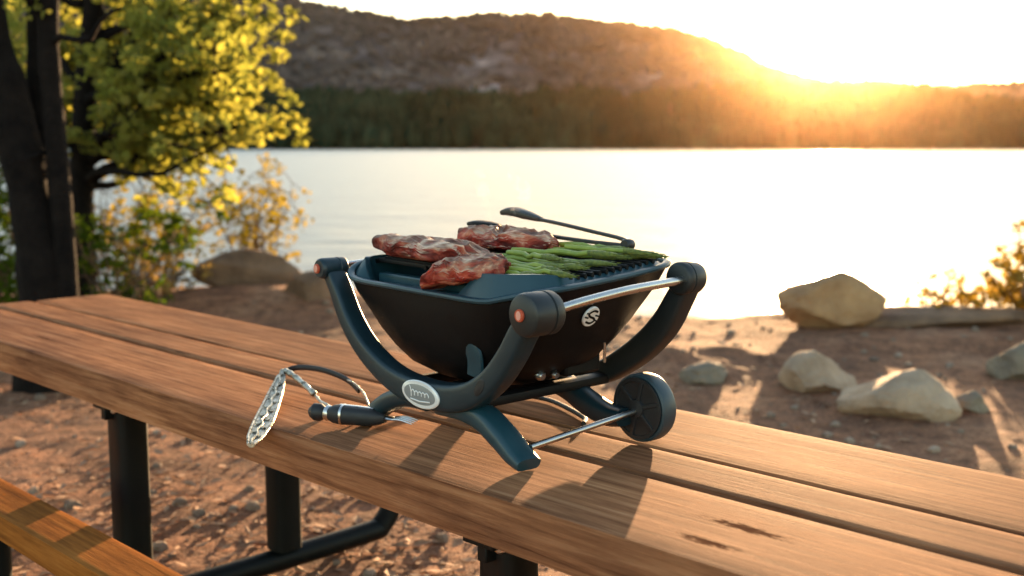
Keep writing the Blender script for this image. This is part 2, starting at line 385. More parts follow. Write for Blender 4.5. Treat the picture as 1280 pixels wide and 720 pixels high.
for i in range(1100):
    y = random.uniform(3.2, 9.2); x = random.uniform(-.5, .62) * y + random.gauss(0, .3); s = .006 + .03 * random.random() ** 4
    if y > shore(x): continue
    z = gz(x, y) + s * .2; n = 6; vs = []
    for (k_, t) in ((1, -.4), (.9, .3), (.45, .62)): vs += [(x + s*k_*random.uniform(.7, 1.3)*math.cos(2*PI*k/n), y + s*k_*random.uniform(.7, 1.2)*math.sin(2*PI*k/n), z + s*t) for k in range(n)]
    mb.add(vs, [(i_*n+k, i_*n+(k+1) % n, (i_+1)*n+(k+1) % n, (i_+1)*n+k) for i_ in range(2) for k in range(n)] + [tuple(2*n+k for k in range(n))])
tag(mb.build('pebbles', M['pebble'], smooth=False), 'small stones strewn over the bare reddish dirt of the shore', 'pebbles', kind='stuff')
for (nm, x, y, z, sx, sy, sz, rz, seed, m, lab, rg) in [
    ('boulder', 2.36, 8.15, .20, .42, .30, .20, .1, 3, 'sunlit_rock', 'big rounded boulder with a peaked top at the water edge, sunlit golden', .2),
    ('rock', 1.70, 6.15, .045, .26, .20, .125, .5, 12, 'rock', 'pale peaked rock with dark overhang, lying in front of the golden boulder', .3),
    ('rock', 1.93, 5.55, .05, .31, .22, .155, -.3, 21, 'rock', 'broad pale sloping rock nearest the table, right of the peaked rock', .3),
    ('rock', 1.13, 6.35, .03, .165, .13, .07, .2, 33, 'rock3', 'small low greenish grey rock just right of the grill wheel', .2),
    ('rock', 3.02, 6.45, .06, .24, .16, .13, 0, 41, 'rock3', 'grey rock cut off by the right edge of the photo', .25),
    ('boulder', 4.03, 8.15, .30, .26, .25, .17, 0, 52, 'rock2', 'dark brown boulder below the golden leaved bush at the far right', .2),
    ('boulder', -2.30, 9.75, .23, .50, .36, .20, .1, 64, 'rock2', 'big dark flat-topped boulder on the mound left of the grill', .2),
    ('boulder', -1.62, 9.0, .12, .27, .24, .2, .7, 77, 'rock2', 'small brown boulder lying between the flat-topped boulder and the grill', .2),
    ('rock_ledge', 3.15, 8.2, .07, 1.15, .26, .09, -.02, 92, 'rock2', 'long low brown rock ledge running right from under the golden boulder', .15),
    ('rock', .93, 7.4, .03, .10, .09, .06, .7, 81, 'rock2', 'little dark stone near the shore behind the grey rock', .2),
    ('rock', 2.35, 5.6, .03, .10, .09, .065, .4, 85, 'rock3', 'small dark stone touching the right side of the broad pale rock', .2)]:
    o = bm_obj(rock_mesh(sx, sy, sz, seed, pk={3: .45, 12: .8, 21: .7, 64: .1, 92: .0}.get(seed, .4), pxo={21: .35, 12: -.15, 3: .1}.get(seed, 0)), nm, M[m]); o.location = (x, y, z); o.rotation_euler = (0, 0, rz); tag(o, lab, nm.replace('_', ' '))

# ---------------------------------------------------------------- vegetation
def leaves(mb, c, r, n, size, flat=.7, aspect=.6, rnd=random):
    for _ in range(n):
        d = Vector((rnd.gauss(0, 1), rnd.gauss(0, 1), rnd.gauss(0, 1))).normalized() * (rnd.random() ** .5)
        p = Vector((c[0] + d.x * r, c[1] + d.y * r, c[2] + d.z * r * flat))
        s = size * rnd.uniform(.6, 1.3); w = s * aspect
        a = Vector((rnd.gauss(0, 1), rnd.gauss(0, 1), rnd.gauss(0, .7))).normalized(); b = a.orthogonal().normalized()
        b = Matrix.Rotation(rnd.random() * 6.28, 3, a) @ b; nn = a.cross(b) * s * .16
        mb.add([p - a*s*.5, p - a*s*.15 + b*w*.5 + nn, p + a*s*.25 + b*w*.4 + nn, p + a*s*.5, p + a*s*.25 - b*w*.4 + nn, p - a*s*.15 - b*w*.5 + nn],
               [(0, 1, 2, 3), (0, 3, 4, 5)])
def wob(p0, p1, n, amp, seed):
    p0, p1 = Vector(p0), Vector(p1); L = (p1 - p0).length; out = []
    for i in range(n + 1):
        t = i / n; k = math.sin(PI * t) ** .5 * amp * L if 0 < t < 1 else 0
        out.append(p0.lerp(p1, t) + Vector((N3(t*3, seed, 1), N3(t*3, seed, 2), N3(t*3, seed, 3))) * k)
    return out
def px(u, v, Y):   # a place Y metres ahead of the tripod seen in that direction
    t = v - 360; th = math.atan(176 / 1397); f = 1397
    k = Y / (f * math.cos(th) - t * math.sin(th)); return Vector(((u - 640) * k, Y, H - (f * math.sin(th) + t * math.cos(th)) * k))
def trunk(mb, pts, r0, r1, n=14):
    P = catmull(pts, 7); L = len(P); rr = [r0 + (r1 - r0) * (i / (L-1)) ** .8 for i in range(L)]
    rr = [r * (1 + .12 * N3(i * .5, r0 * 50)) for i, r in enumerate(rr)]
    sweep(mb, P, rr, n=n)

# multi-stemmed dark tree at the left
t = empty('tree', (px(50, 400, 6.1).x, 6.1, 0)); tag(t, 'dark trunks of a multi-stemmed tree beside the far left end of the table', 'tree')
def rel(o, pts): return [Vector(p) - o.location for p in pts]
b0 = Vector((px(50, 400, 6.1).x, 6.1, -.05))
for pts, r0, r1 in [([b0 + Vector((-.02, 0, 0)), px(55, 370, 6.1), px(38, 250, 6.1), px(14, 130, 6.1), px(-12, 40, 6.1), px(-50, -160, 6.0)], .15, .085),
                    ([b0 + Vector((.04, .06, 0)), px(62, 370, 6.16), px(58, 250, 6.2), px(50, 130, 6.25), px(48, 0, 6.3), px(42, -200, 6.4)], .10, .055),
                    ([b0 + Vector((.16, .0, 0)), px(84, 370, 6.08), px(76, 250, 6.08), px(66, 130, 6.1), px(60, 20, 6.1), px(66, -200, 6.1)], .068, .05)]:
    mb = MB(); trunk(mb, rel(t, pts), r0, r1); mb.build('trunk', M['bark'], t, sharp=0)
for a, b, r in [((10, 200), (-60, 120), .03), ((58, 190), (10, 205), .012), ((60, 60), (150, 10), .02), ((50, 20), (-10, -60), .02)]:
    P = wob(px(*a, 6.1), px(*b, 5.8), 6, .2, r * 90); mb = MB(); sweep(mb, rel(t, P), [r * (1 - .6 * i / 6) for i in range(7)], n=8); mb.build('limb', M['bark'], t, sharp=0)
mb = MB(); rr = random.Random(5)
for _ in range(26):
    leaves(mb, px(rr.uniform(-60, 60), rr.uniform(-160, 60), rr.uniform(5.9, 7)) - t.location, .14, 22, .05, rnd=rr)
for _ in range(16):
    leaves(mb, px(rr.uniform(-60, 10), rr.uniform(-20, 60), rr.uniform(6.6, 7.4)) - t.location, .13, 24, .05, rnd=rr)
mb.build('crown', M['leaf'], t, smooth=False)

# yellow-green broadleaf tree behind
t2 = empty('tree', (px(100, 300, 8.6).x, 8.6, 0)); tag(t2, 'broadleaf tree with backlit yellow-green crown behind the dark trunks', 'tree')
mb = MB(); base2 = Vector((px(100, 300, 8.6).x, 8.6, -.05))
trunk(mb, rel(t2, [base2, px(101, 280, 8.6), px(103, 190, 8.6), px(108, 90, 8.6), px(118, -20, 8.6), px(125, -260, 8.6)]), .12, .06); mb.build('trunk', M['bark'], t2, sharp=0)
lm = MB(); lf = MB(); rr = random.Random(17)
ends = [(305, 30), (305, 95), (300, 165), (270, 120), (250, 60), (300, -10), (210, 20), (200, 175), (240, 180), (160, 150), (180, 95), (90, 40), (30, 30), (60, 110), (20, 150), (340, -60), (260, -80), (170, -70), (70, -60), (0, -40), (310, 130), (150, 45), (210, 140), (300, 50), (270, 70), (130, 0), (130, 110), (20, 80), (260, 20), (310, 20), (318, 60), (290, 85), (285, 108), (308, 155), (295, 160), (280, 175), (240, 90), (225, 60)]
for i, (u, v) in enumerate(ends):
    Y = 8.6 + rr.uniform(-1.1, 1.3); e = px(u, v, Y); s = px(106 + rr.uniform(-3, 3), min(230, v + rr.uniform(30, 90)), 8.6)
    P = wob(s, e, 8, .16, i * 3.1); sweep(lm, rel(t2, P), [.036 * (1 - .8 * k / 8) for k in range(9)], n=7)
    for k in range(2, 9):
        q = P[k] - t2.location
        for j in range((4 if k > 3 else 1) - (1 if v > 120 else 0)):
            c = q + Vector((rr.gauss(0, .16), rr.gauss(0, .25), rr.gauss(.0, .10)))
            sweep(lm, [q, q.lerp(c, .5) + Vector((0, 0, .02)), c], [.008, .006, .004], n=5)
            leaves(lf, c, rr.uniform(.07, .14), rr.randint(9, 17), .074, .8, .8, rr)
lm.build('limb', M['bark'], t2, sharp=0); lf.build('crown', M['leaf'], t2, smooth=False)

def shrub(label, base, spots, lm_, size, nleaf, rad, k0=3, m='twig', Y=8, seed=1, cat='bush', name='bush', flat=.8, stems=1, tr=.012, asp=.6, depth=.5):
    rr = random.Random(seed); o = empty(name, base); tag(o, label, cat); a = MB(); l = MB()
    for i, (u, v) in enumerate(spots):
        e = px(u, v, Y + rr.uniform(-depth, depth)) - o.location
        P = wob(Vector((rr.gauss(0, .08), rr.gauss(0, .08), -.03)), e, 8, .18, i * 2.7 + seed); sweep(a, P, [tr * (1 - .75 * k / 8) for k in range(9)], n=6)
        for k in range(k0, 9):
            for j in range(stems):
                c = P[k] + Vector((rr.gauss(0, rad), rr.gauss(0, rad), rr.gauss(0, rad * .8)))
                sweep(a, [P[k], P[k].lerp(c, .5) + Vector((0, 0, .01)), c], [.004, .0035, .003], n=4)
                leaves(l, c, rad * .7, int(nleaf * (.4 + .6 * k / 8)), size, flat, asp, rr)
    a.build('stem', M[m], o, sharp=0); l.build('foliage', lm_, o, smooth=False); return o
def at0(u, Y): return (px(u, 300, Y).x, Y, gz(px(u, 300, Y).x, Y))
shrub('airy bush with olive leaves behind the flat-topped boulder', at0(325, 10.3), [(255, 235), (280, 212), (300, 240), (325, 200), (335, 225), (352, 235), (365, 228), (290, 265), (345, 262), (265, 255), (318, 250), (310, 222)], M['leaf_bush'], .06, 7, .13, Y=10.2, seed=3, stems=2)
shrub('sparse tan twiggy bush low at the water edge between trunk and boulder', at0(190, 9.2), [(120, 330), (150, 300), (175, 320), (205, 300), (225, 325), (240, 290), (160, 345), (195, 350), (110, 300), (225, 345)], M['leaf_tan'], .05, 8, .12, Y=9.2, seed=8, stems=2)
shrub('loose shrub with yellow-olive leaves right behind the slender trunk', at0(160, 9.8), [(130, 240), (160, 215), (190, 235), (215, 215), (235, 240), (140, 270), (185, 260), (220, 262), (250, 250), (180, 205), (130, 215)], M['leaf_bush'], .06, 8, .13, Y=9.8, seed=13, stems=2)
shrub('dark green low spreading shrub in front of the lake, behind the trunks', at0(120, 8.0), [(100, 285), (130, 280), (160, 275), (190, 272), (215, 268), (245, 268), (110, 300), (145, 292), (175, 285), (95, 270), (205, 280), (260, 266)], M['leaf_green'], .045, 26, .085, Y=8.0, seed=23, stems=2, k0=6, flat=.5, asp=.4, depth=.3)
shrub('dense deep green bush cut off by the left edge of the photo', at0(-20, 7.4), [(5, 190), (-20, 160), (15, 240), (10, 280), (-10, 300), (20, 320), (0, 220), (18, 340), (-40, 220), (-50, 300)], M['leaf_green'], .05, 16, .12, Y=7.4, seed=29, stems=3)
shrub('small bush with light green leaves growing behind the far left table corner', at0(150, 7.9), [(150, 345), (175, 352), (130, 350), (200, 360), (110, 345), (160, 362)], M['leaf_green'], .04, 10, .08, Y=7.9, seed=37, stems=2)
shrub('tall golden leaved bush at the right edge of the photo', at0(1300, 8.6), [(1275, 300), (1255, 320), (1280, 325), (1240, 345), (1268, 350), (1230, 365), (1290, 290), (1310, 310), (1250, 375), (1285, 365)], M['leaf_gold'], .055, 12, .07, Y=8.5, seed=43, stems=2)
shrub('low sparse golden bush between the golden boulder and the tall bush', at0(1190, 8.7), [(1158, 352), (1170, 368), (1188, 350), (1200, 372), (1180, 380), (1215, 378), (1150, 375)], M['leaf_gold'], .045, 6, .06, Y=8.6, seed=47, stems=2)

# ---------------------------------------------------------------- picnic table
D_ = Vector((-.709, .705, 0)); Nn = Vector((.705, .709, 0)); S0, P0 = 2.15, 1.657
def TW(s, p, z=0): v = D_ * s + Nn * p; return Vector((v.x, v.y, z))
tb = empty('picnic_table', TW(S0, P0, 0), -math.atan2(.705, .709))
tag(tb, 'long reddish brown wooden picnic table with dark steel frame', 'picnic table')
def plank(name, p0, p1, s0, s1, z0, z1, m, seed, parent=tb):
    bm = bmesh.new(); nx, ny, nz = 150, 10, 4
    x0, x1, y0, y1 = -(s1 - S0), -(s0 - S0), p0 - P0, p1 - P0
    bmesh.ops.create_cube(bm, size=1)
    bmesh.ops.subdivide_edges(bm, edges=[e for e in bm.edges if abs((e.verts[0].co - e.verts[1].co).x) > .5], cuts=nx)
    bmesh.ops.subdivide_edges(bm, edges=[e for e in bm.edges if abs((e.verts[0].co - e.verts[1].co).y) > .5], cuts=ny)
    bmesh.ops.subdivide_edges(bm, edges=[e for e in bm.edges if abs((e.verts[0].co - e.verts[1].co).z) > .5], cuts=nz)
    wdt, th = y1 - y0, z1 - z0
    for v in bm.verts:
        x = x0 + (v.co.x + .5) * (x1 - x0); yy = v.co.y * wdt; zz = v.co.z * th; r = .009
        ay, az = max(0, abs(yy) - (wdt/2 - r * 1.8)), max(0, abs(zz) - (th/2 - r * 1.8))
        wear = .0004 * max(0, fbm(x * 6 + seed, (1 if yy > 0 else 3) + (0 if zz > 0 else 7), 0, 4))
        if abs(v.co.y) > .49 and abs(v.co.z) > .49:
            yy -= math.copysign(r * .2 + wear * 2, yy); zz -= math.copysign(r * .2 + wear * 2, zz)
        elif abs(v.co.y) > .49: yy += .0015 * N3(x * 5, zz * 30, seed)
        elif abs(v.co.z) > .49: zz += .0004 * N3(x * 3, yy * 22, seed)
        v.co = Vector((x, (y0+y1)/2 + yy, (z0+z1)/2 + zz))
    o = bm_obj(bm, name, m, parent, sharp=50); return o
plank('tabletop_plank', 1.284, 1.561, -.04, 4.33, .657, .75, M['wood'], 1)
plank('tabletop_plank', 1.579, 1.726, -.05, 4.345, .657, .75, M['wood'], 11)
plank('tabletop_plank', 1.743, 2.032, -.03, 4.335, .657, .75, M['wood'], 23)
plank('bench_plank', .985, 1.112, -.3, 4.5, .383, .45, M['bench'], 31)
plank('bench_plank', 2.27, 2.40, -.3, 4.5, .383, .45, M['bench'], 37)
def L_(s, p, z): return (-(s - S0), p - P0, z)
for s in (2.9, 1.4):
    for p in (1.40, 1.90):
        mb = MB(); x, y, _ = L_(s, p, 0)
        sweep(mb, [(x, y, .09), (x, y, .64)], .047, .047, side=(0, 1, 0), n=20, sq=3.4)
        mb.build('leg', M['steel'], tb)
    mb = MB()
    P = catmull([L_(s, 1.03, .38), L_(s, 1.03, .30), L_(s, 1.035, .16), L_(s, 1.09, .07), L_(s, 1.2, .055), L_(s, 1.6, .055), L_(s, 2.2, .055), L_(s, 2.29, .07), L_(s, 2.345, .16), L_(s, 2.35, .30), L_(s, 2.35, .38)], 7)
    sweep(mb, P, .036, n=18); mb.build('ground_rail', M['steel'], tb)
    mb = MB(); x = -(s - S0); box(mb, x - .04, x + .04, 1.32 - P0, 2.0 - P0, .632, .655)
    box(mb, x - .012, x + .012, 1.33 - P0, 1.99 - P0, .600, .632); mb.build('cross_bracket', M['steel'], tb, bevel=.003)
    for p in (1.35, 1.5, 1.65, 1.82, 1.96):
        mb = MB(); lathe(mb, [(.011, 0), (.011, .008), (.007, .012)], (x + .028, p - P0, .632), (0, 0, -1), 10); mb.build('bolt', M['chrome'], tb)

# ---------------------------------------------------------------- grill
G = empty('portable_grill', (-.02, 2.325, .75), math.atan2(-.741, .671))
tag(G, 'portable gas grill with open black bowl in a blue-grey cradle, standing on the picnic table', 'grill')
# rim ring (x, y, z)
RIM = [(-.235, -.200, .309), (-.10, -.203, .307), (.05, -.203, .305), (.165, -.200, .304), (.205, -.185, .311), (.255, -.150, .324), (.287, -.112, .331), (.291, -.04, .336), (.291, .05, .342), (.290, .14, .350), (.283, .190, .356), (.245, .215, .360),
       (.10, .22, .364), (-.10, .22, .368), (-.25, .215, .370), (-.292, .19, .369), (-.303, .10, .362), (-.305, 0, .352), (-.305, -.11, .342), (-.300, -.160, .333), (-.282, -.188, .318)]
ring = catmull(RIM, 4, True); NR = len(ring)
def inset(k, dz=0, zf=None):
    out = []
    for p in ring:
        x = p.x * (1 - k / .3); y = (p.y) * (1 - k / .21)
        out.append(Vector((x, y, p.z + dz if zf is None else zf(x, y, p.z))))
    return out
def loft(mb, rings, mi=0, closed_end=False):
    n = len(rings[0]); vs = [v for r in rings for v in r]
    fs = [(i*n+k, i*n+(k+1) % n, (i+1)*n+(k+1) % n, (i+1)*n+k) for i in range(len(rings)-1) for k in range(n)]
    if closed_end: fs.append(tuple((len(rings)-1)*n+k for k in range(n)))
    mb.add(vs, fs, mi)
mb = MB()
prof = [(1, 1, None), (.99, .985, .292), (.975, .965, .268), (.95, .935, .24), (.91, .885, .205), (.83, .81, .170), (.70, .70, .140), (.50, .54, .118), (.22, .3, .110)]
rs_ = []
for i, (ax, ay, z) in enumerate(prof):
    w = min(1, i / 5); r = []
    for p in ring:
        a = math.atan2(p.y / .21, p.x / .3); e = 2 / 3.0
        q = Vector((.30 * math.copysign(abs(math.cos(a)) ** e, math.cos(a)), .21 * math.copysign(abs(math.sin(a)) ** e, math.sin(a)), 0))
        if q.x > 0: ax = [1, .965, .925, .875, .80, .70, .57, .41, .19][i]
        else: ax = prof[i][0]
        x, y = (p.x * (1-w) + q.x * w) * ax, (p.y * (1-w) + q.y * w) * (ay if q.y < 0 else ay * [1, .98, .96, .93, .89, .84, .8, .8, .8][i])
        zz = (p.z - .006) if z is None else z + (p.z - .33) * max(0, 1 - i / 3.5)
        r.append(Vector((x, y, zz)))
    rs_.append(r)
loft(mb, rs_, 0, True)
# inner skin
ri = [[Vector((v.x * .97, v.y * .97, v.z + .006)) for v in r] for r in rs_[:7]]
loft(mb, ri, 0, True)
bowl = mb.build('bowl', M['blackmetal'], G, sharp=0)
mb = MB(); sweep(mb, ring, .0085, .006, side=(0, 0, 1), n=10, sq=2.6, closed=True)
rim = mb.build('rim', M['teal'], G)
def zridge(x, y, z):
    near = sstep(-.02, -.13, y)
    mid = sstep(-.262, -.232, x) * (1 - sstep(.07, .13, x))
    hi = .352 + .05 * (y + .2) * (y > -.2)
    return near * (mid * .3005 + (1 - mid) * hi) + (1 - near) * (z + .008)
def zfl(x, y, z): return .292
def ztop(k):
    return [Vector((a.x, a.y, zridge(a.x, a.y, b.z))) for a, b in zip(inset(k), ring)]
mb = MB(); loft(mb, [[v + Vector((0, 0, -.002)) for v in inset(.007)], ztop(.024), ztop(.032), inset(.042, 0, zfl)])
mb.build('inner_wall', M['teal'], G, sharp=40)
mb = MB(); box(mb, -.235, .12, -.150, -.126, .290, .322); box(mb, -.20, .06, -.170, -.152, .290, .306)
mb.build('drip_ledge', M['teal'], G, bevel=.004)
# grate
def gzr(x, y): return .343 + .075 * (y + .13) - .012 * x
mb = MB()
for i in range(17):
    y = -.128 + i * .0195; x0, x1 = -.262, .272 - (.06 if i == 0 else .035 if i in (1, 16) else .012 if i == 2 else 0)
    sweep(mb, [(x0, y, gzr(x0, y)), (0, y, gzr(0, y)), (x1, y, gzr(x1, y))], .0038, .005, side=(0, 0, 1), n=8, sq=3)
for x in (-.262, -.09, .09, .255):
    sweep(mb, [(x, -.135 if x < .2 else -.085, gzr(x, -.135 if x < .2 else -.085) - .002), (x, .190, gzr(x, .19) - .002)], .005, .005, side=(0, 0, 1), n=8, sq=3)
mb.build('grate', M['blackmetal'], G)
# near and far cradle arms
def cradle(y, pts, rads, name, m):
    P = catmull([(x, y, z) for x, z in pts], 6); rr = lerp_list(rads, len(P)); mb = MB()
    sweep(mb, P, rr, [.024] * len(P), side=(0, 1, 0), n=28, sq=4.6); return mb.build(name, m, G, sharp=50)
U = [(-.342, .326), (-.312, .285), (-.272, .222), (-.215, .168), (-.135, .125), (-.05, .104), (.05, .102), (.135, .120), (.200, .160), (.246, .210), (.280, .260), (.312, .298)]
cr = cradle(-.197, U, [.014, .016, .019, .021, .024, .028, .029, .027, .024, .023, .022, .022], 'cradle', M['teal2'])
cf = cradle(.19, [(-.34, .335), (-.30, .28), (-.22, .18), (-.13, .12), (-.04, .092), (.03, .090), (.11, .108), (.175, .142), (.235, .185), (.285, .235), (.320, .290), (.345, .333)], [.016, .020, .023, .023, .023, .023, .025, .027, .028, .027, .024, .020], 'cradle', M['knob'])
# disc for a hole's shade, ribs and oval badge on the near cradle
def ell(mb, c, nrm, up, a, b, t, n=36, mi=0):
    nrm = Vector(nrm).normalized(); up = Vector(up); up = (up - nrm * up.dot(nrm)).normalized(); s = up.cross(nrm); c = Vector(c)
    vs = []
    for (k, d) in ((1, 0), (1, t * .6), (.94, t)): vs += [c + nrm * d + s * math.cos(2*PI*i/n) * a * k + up * math.sin(2*PI*i/n) * b * k for i in range(n)]
    mb.add(vs, [(j*n+i, j*n+(i+1) % n, (j+1)*n+(i+1) % n, (j+1)*n+i) for j in range(2) for i in range(n)] + [tuple(2*n+i for i in range(n)), tuple(range(n))[::-1]], mi)
yf = -.2215
mb = MB(); ell(mb, (.006, yf, .104), (0, -1, 0), (.05, 0, 1), .060, .0275, .004); bd = mb.build('oval_badge', M['badge'], cr)
mb = MB(); ell(mb, (.006, yf - .0042, .104), (0, -1, 0), (.05, 0, 1), .050, .0195, .0008); mb.build('badge_field', M['badge_grey'], bd)
mb = MB()   # script lettering as a raised white stroke
pts = []
for i in range(61):
    t = i / 60; am = .0095 * math.exp(-9 * t) + .0042; ph = t * 34; pts.append((-.025 + t * .060 + .0026 * math.sin(ph), yf - .0055, .1055 + am * math.cos(ph)))
sweep(mb, [(-x - .024, y, z) if False else (x, y, z) for x, y, z in pts], .0013, .0006, side=(0, 1, 0), n=6)
sweep(mb, [(-.022, yf - .0055, .0925), (.008, yf - .0055, .0905), (.040, yf - .0055, .0935)], .0014, .0006, side=(0, 1, 0), n=6)
mb.build('badge_script', M['badge'], bd)
mb = MB(); ell(mb, (.183, yf + .001, .146), (0, -1, 0), (.75, 0, 1), .010, .021, .0015); mb.build('slot_shade', M['rubber'], cr)  # dark disc on the arm, painting the shade inside a hole
# knobs
def knob(x, y, z, r, y0, y1, m, btn=True, name='hinge_knob', rb=.011):
    mb = MB(); s = 1 if y1 > y0 else -1; L = abs(y1 - y0)
    lathe(mb, [(r*.80, 0), (r*.94, L*.05), (r, L*.14), (r, L*.62), (r*.93, L*.64), (r*.93, L*.68), (r, L*.70), (r, L*.9), (r*.92, L*.97), (r*.8, L)], (x, y0, z), (0, s, 0), 36)
    k = mb.build(name, m, G)
    if btn:
        mb = MB(); ell(mb, (x - .004, y0 - .0005 * s, z), (0, -s, 0), (0, 0, 1), rb, rb * 1.05, .004); c = mb.build('button', M['red'], k)
        mb = MB(); ell(mb, (x - .004, y0 - .0047 * s, z), (0, -s, 0), (0, 0, 1), rb * .55, rb * .75, .001); mb.build('button_mark', M['pink'], c)
    return k
knob(.314, -.215, .297, .040, -.234, -.160, M['knob'])
knob(-.342, -.215, .327, .023, -.232, -.165, M['teal2'], rb=.010)
knob(.338, .22, .333, .033, .215, .160, M['knob'])
knob(-.342, .22, .345, .026, .222, .165, M['knob'])
mb = MB(); lathe(mb, [(.011, 0), (.013, .003), (.013, .010), (.009, .014)], (-.372, -.200, .328), (-1, 0, 0), 16); mb.build('rivet', M['red'], G)
# handle bars
mb = MB(); sweep(mb, catmull([(.334, -.165, .304), (.344, -.10, .315), (.352, 0, .326), (.351, .10, .330), (.347, .165, .331)], 6), .0085, n=14); mb.build('handle_bar', M['chrome'], G)
mb = MB(); sweep(mb, catmull([(-.348, -.17, .330), (-.352, 0, .338), (-.345, .17, .345)], 6), .007, n=12); mb.build('handle_bar', M['chrome'], G)
# round emblem on the right end of the bowl
def bowl_pt(zt, yt):
    best = None
    for r in rs_:
        for v in r:
            if v.x > 0:
                d = (v.z - zt) ** 2 + (v.y - yt) ** 2
                if best is None or d < best[0]: best = (d, v)
    return best[1]
bp = bowl_pt(.264, -.02); b2 = bowl_pt(.235, -.02)
en = Vector((bp.z - b2.z, 0, -(bp.x - b2.x))).normalized(); ep = Vector((bp.x, -.02, bp.z)) + en * .002
mb = MB(); ell(mb, ep, en, (0, 0, 1), .0215, .0215, .004); em = mb.build('round_emblem', M['badge'], bowl)
mb = MB(); sd = Vector((0, 0, 1)).cross(en).normalized(); upv = en.cross(sd)
P = [ep + en * .0045 + sd * a + upv * b for a, b in [(.013, .010), (.002, .0135), (-.010, .008), (-.004, .001), (.006, -.003), (.010, -.009), (.0, -.0135), (-.013, -.009)]]
sweep(mb, catmull(P, 6), .0024, .0008, side=en, n=6)
for a, b in [((-.019, .002), (-.009, -.001)), ((.019, .000), (.009, .003)), ((.016, -.010), (.011, -.008)), ((-.017, .010), (-.012, .009))]:
    sweep(mb, [ep + en*.0045 + sd*a[0] + upv*a[1], ep + en*.0045 + sd*b[0] + upv*b[1]], .0018, .0008, side=en, n=6)
mb.build('emblem_mark', M['blackmetal'], em)
mb = MB()
for y, z in ((-.03, .300), (.12, .314), (-.15, .318)): mb = MB(); lathe(mb, [(.004, 0), (.004, .003), (.002, .005)], (.287, y, z), (1, 0, -.3), 10); mb.build('rivet', M['chrome'], bowl)
# legs
def leg(pts, ra, rb, y0, y1, m):
    P = catmull([(x, y0 + (y1 - y0) * i / (len(pts) - 1), z) for i, (x, z) in enumerate(pts)], 7); mb = MB()
    sweep(mb, P, lerp_list(ra, len(P)), lerp_list(rb, len(P)), side=(0, 1, 0), n=18, sq=3.0)
    mb.v = [(x, y, max(z, .001)) for x, y, z in mb.v]; return mb.build('leg', m, G, sharp=55)
leg([(-.01, .082), (-.08, .080), (-.145, .058), (-.19, .030), (-.222, .010)], [.020, .021, .021, .018, .014], [.026, .026, .026, .026, .024], -.185, -.19, M['teal2'])
leg([(.02, .078), (.09, .082), (.15, .075), (.205, .050), (.25, .024), (.280, .012)], [.020, .022, .024, .022, .018, .013], [.026, .027, .028, .030, .030, .028], -.175, -.185, M['teal'])
leg([(-.02, .098), (.04, .098), (.105, .086), (.16, .064), (.215, .050), (.262, .052)], [.022, .024, .025, .025, .023, .018], [.024] * 6, .10, .095, M['teal2'])
leg([(-.01, .09), (-.08, .084), (-.15, .058), (-.20, .026), (-.23, .010)], [.02, .022, .022, .019, .014], [.025] * 5, .13, .14, M['teal2'])
mb = MB(); sweep(mb, [(.0, -.18, .092), (.0, .18, .092)], .05, .018, side=(0, 0, 1), n=16, sq=3); sweep(mb, [(-.12, -.17, .098), (-.12, .17, .098)], .018, .012, side=(0, 0, 1), n=10, sq=3)
sweep(mb, [(.13, -.17, .102), (.13, .17, .102)], .02, .012, side=(0, 0, 1), n=10, sq=3); mb.build('underframe', M['blackmetal'], G)
mb = MB()  # fin bracket between bowl and near cradle
sweep(mb, catmull([(.112, -.170, .150), (.114, -.172, .185), (.104, -.176, .215), (.098, -.178, .226)], 5), [.022] * 8 + [.018, .016, .014, .012, .011, .009, .007, .004], [.006] * 16, side=(0, 1, 0), n=12, sq=3); mb.build('bracket', M['teal'], G)
# axle and wheel
mb = MB(); sweep(mb, [(.258, -.160, .036), (.279, .118, .066)], .0062, n=14); mb.build('axle', M['chrome'], G)
mb = MB(); wc = Vector((.280, .112, .0705)); r = .0695
lathe(mb, [(r*.80, .004), (r*.93, .001), (r*.985, .004), (r, .010), (r, .034), (r*.97, .040), (r*.8, .042)], wc, (0, 1, 0), 48); wh = mb.build('wheel', M['tread'], G)
mb = MB(); lathe(mb, [(r*.90, -.0005), (r*.90, -.0025), (r*.80, -.003), (r*.76, .003), (r*.30, .003), (r*.26, -.006), (.008, -.008)], wc, (0, 1, 0), 48)
for k in range(6):
    a = k * PI / 3 + .3; d = Vector((math.cos(a), 0, math.sin(a)))
    sweep(mb, [wc + d * r * .24 + Vector((0, -.001, 0)), wc + d * r * .82 + Vector((0, .0, 0))], .005, .004, side=(0, 1, 0), n=8, sq=3)
mb.build('hub', M['rubber'], wh)
# valve and burner bits under the right end
mb = MB(); lathe(mb, [(.009, 0), (.011, .004), (.011, .022), (.007, .028)], (.16, -.06, .152), (1, 0, -.3), 16); mb.build('valve', M['chrome'], G)
mb = MB(); lathe(mb, [(.006, 0), (.008, .003), (.008, .012), (.006, .016)], (.18, -.03, .148), (1, 0, -.3), 12); mb.build('valve', M['chrome'], G)
mb = MB(); sweep(mb, [(.238, .06, .205), (.236, .062, .165)], .003, .003, n=8); mb.build('drip_clip', M['chrome'], G)
mb = MB(); box(mb, .13, .19, .0, .10, .135, .185); mb.build('regulator_bracket', M['blackmetal'], G, bevel=.006)
# hose on the planks
def gl(s, p, z):
    w = TW(s, p, z) - G.location; a = -G.rotation_euler.z; return Vector((w.x*math.cos(a) - w.y*math.sin(a), w.x*math.sin(a) + w.y*math.cos(a), w.z))
mb = MB(); sweep(mb, catmull([gl(2.06, 1.80, .80), gl(1.96, 1.85, .765), gl(1.851, 1.845, .758), gl(1.78, 1.865, .757), gl(1.719, 1.862, .757), gl(1.64, 1.832, .757), gl(1.559, 1.791, .757), gl(1.53, 1.755, .757)], 6), .0055, n=10); mb.build('gas_hose', M['rubber'], G)

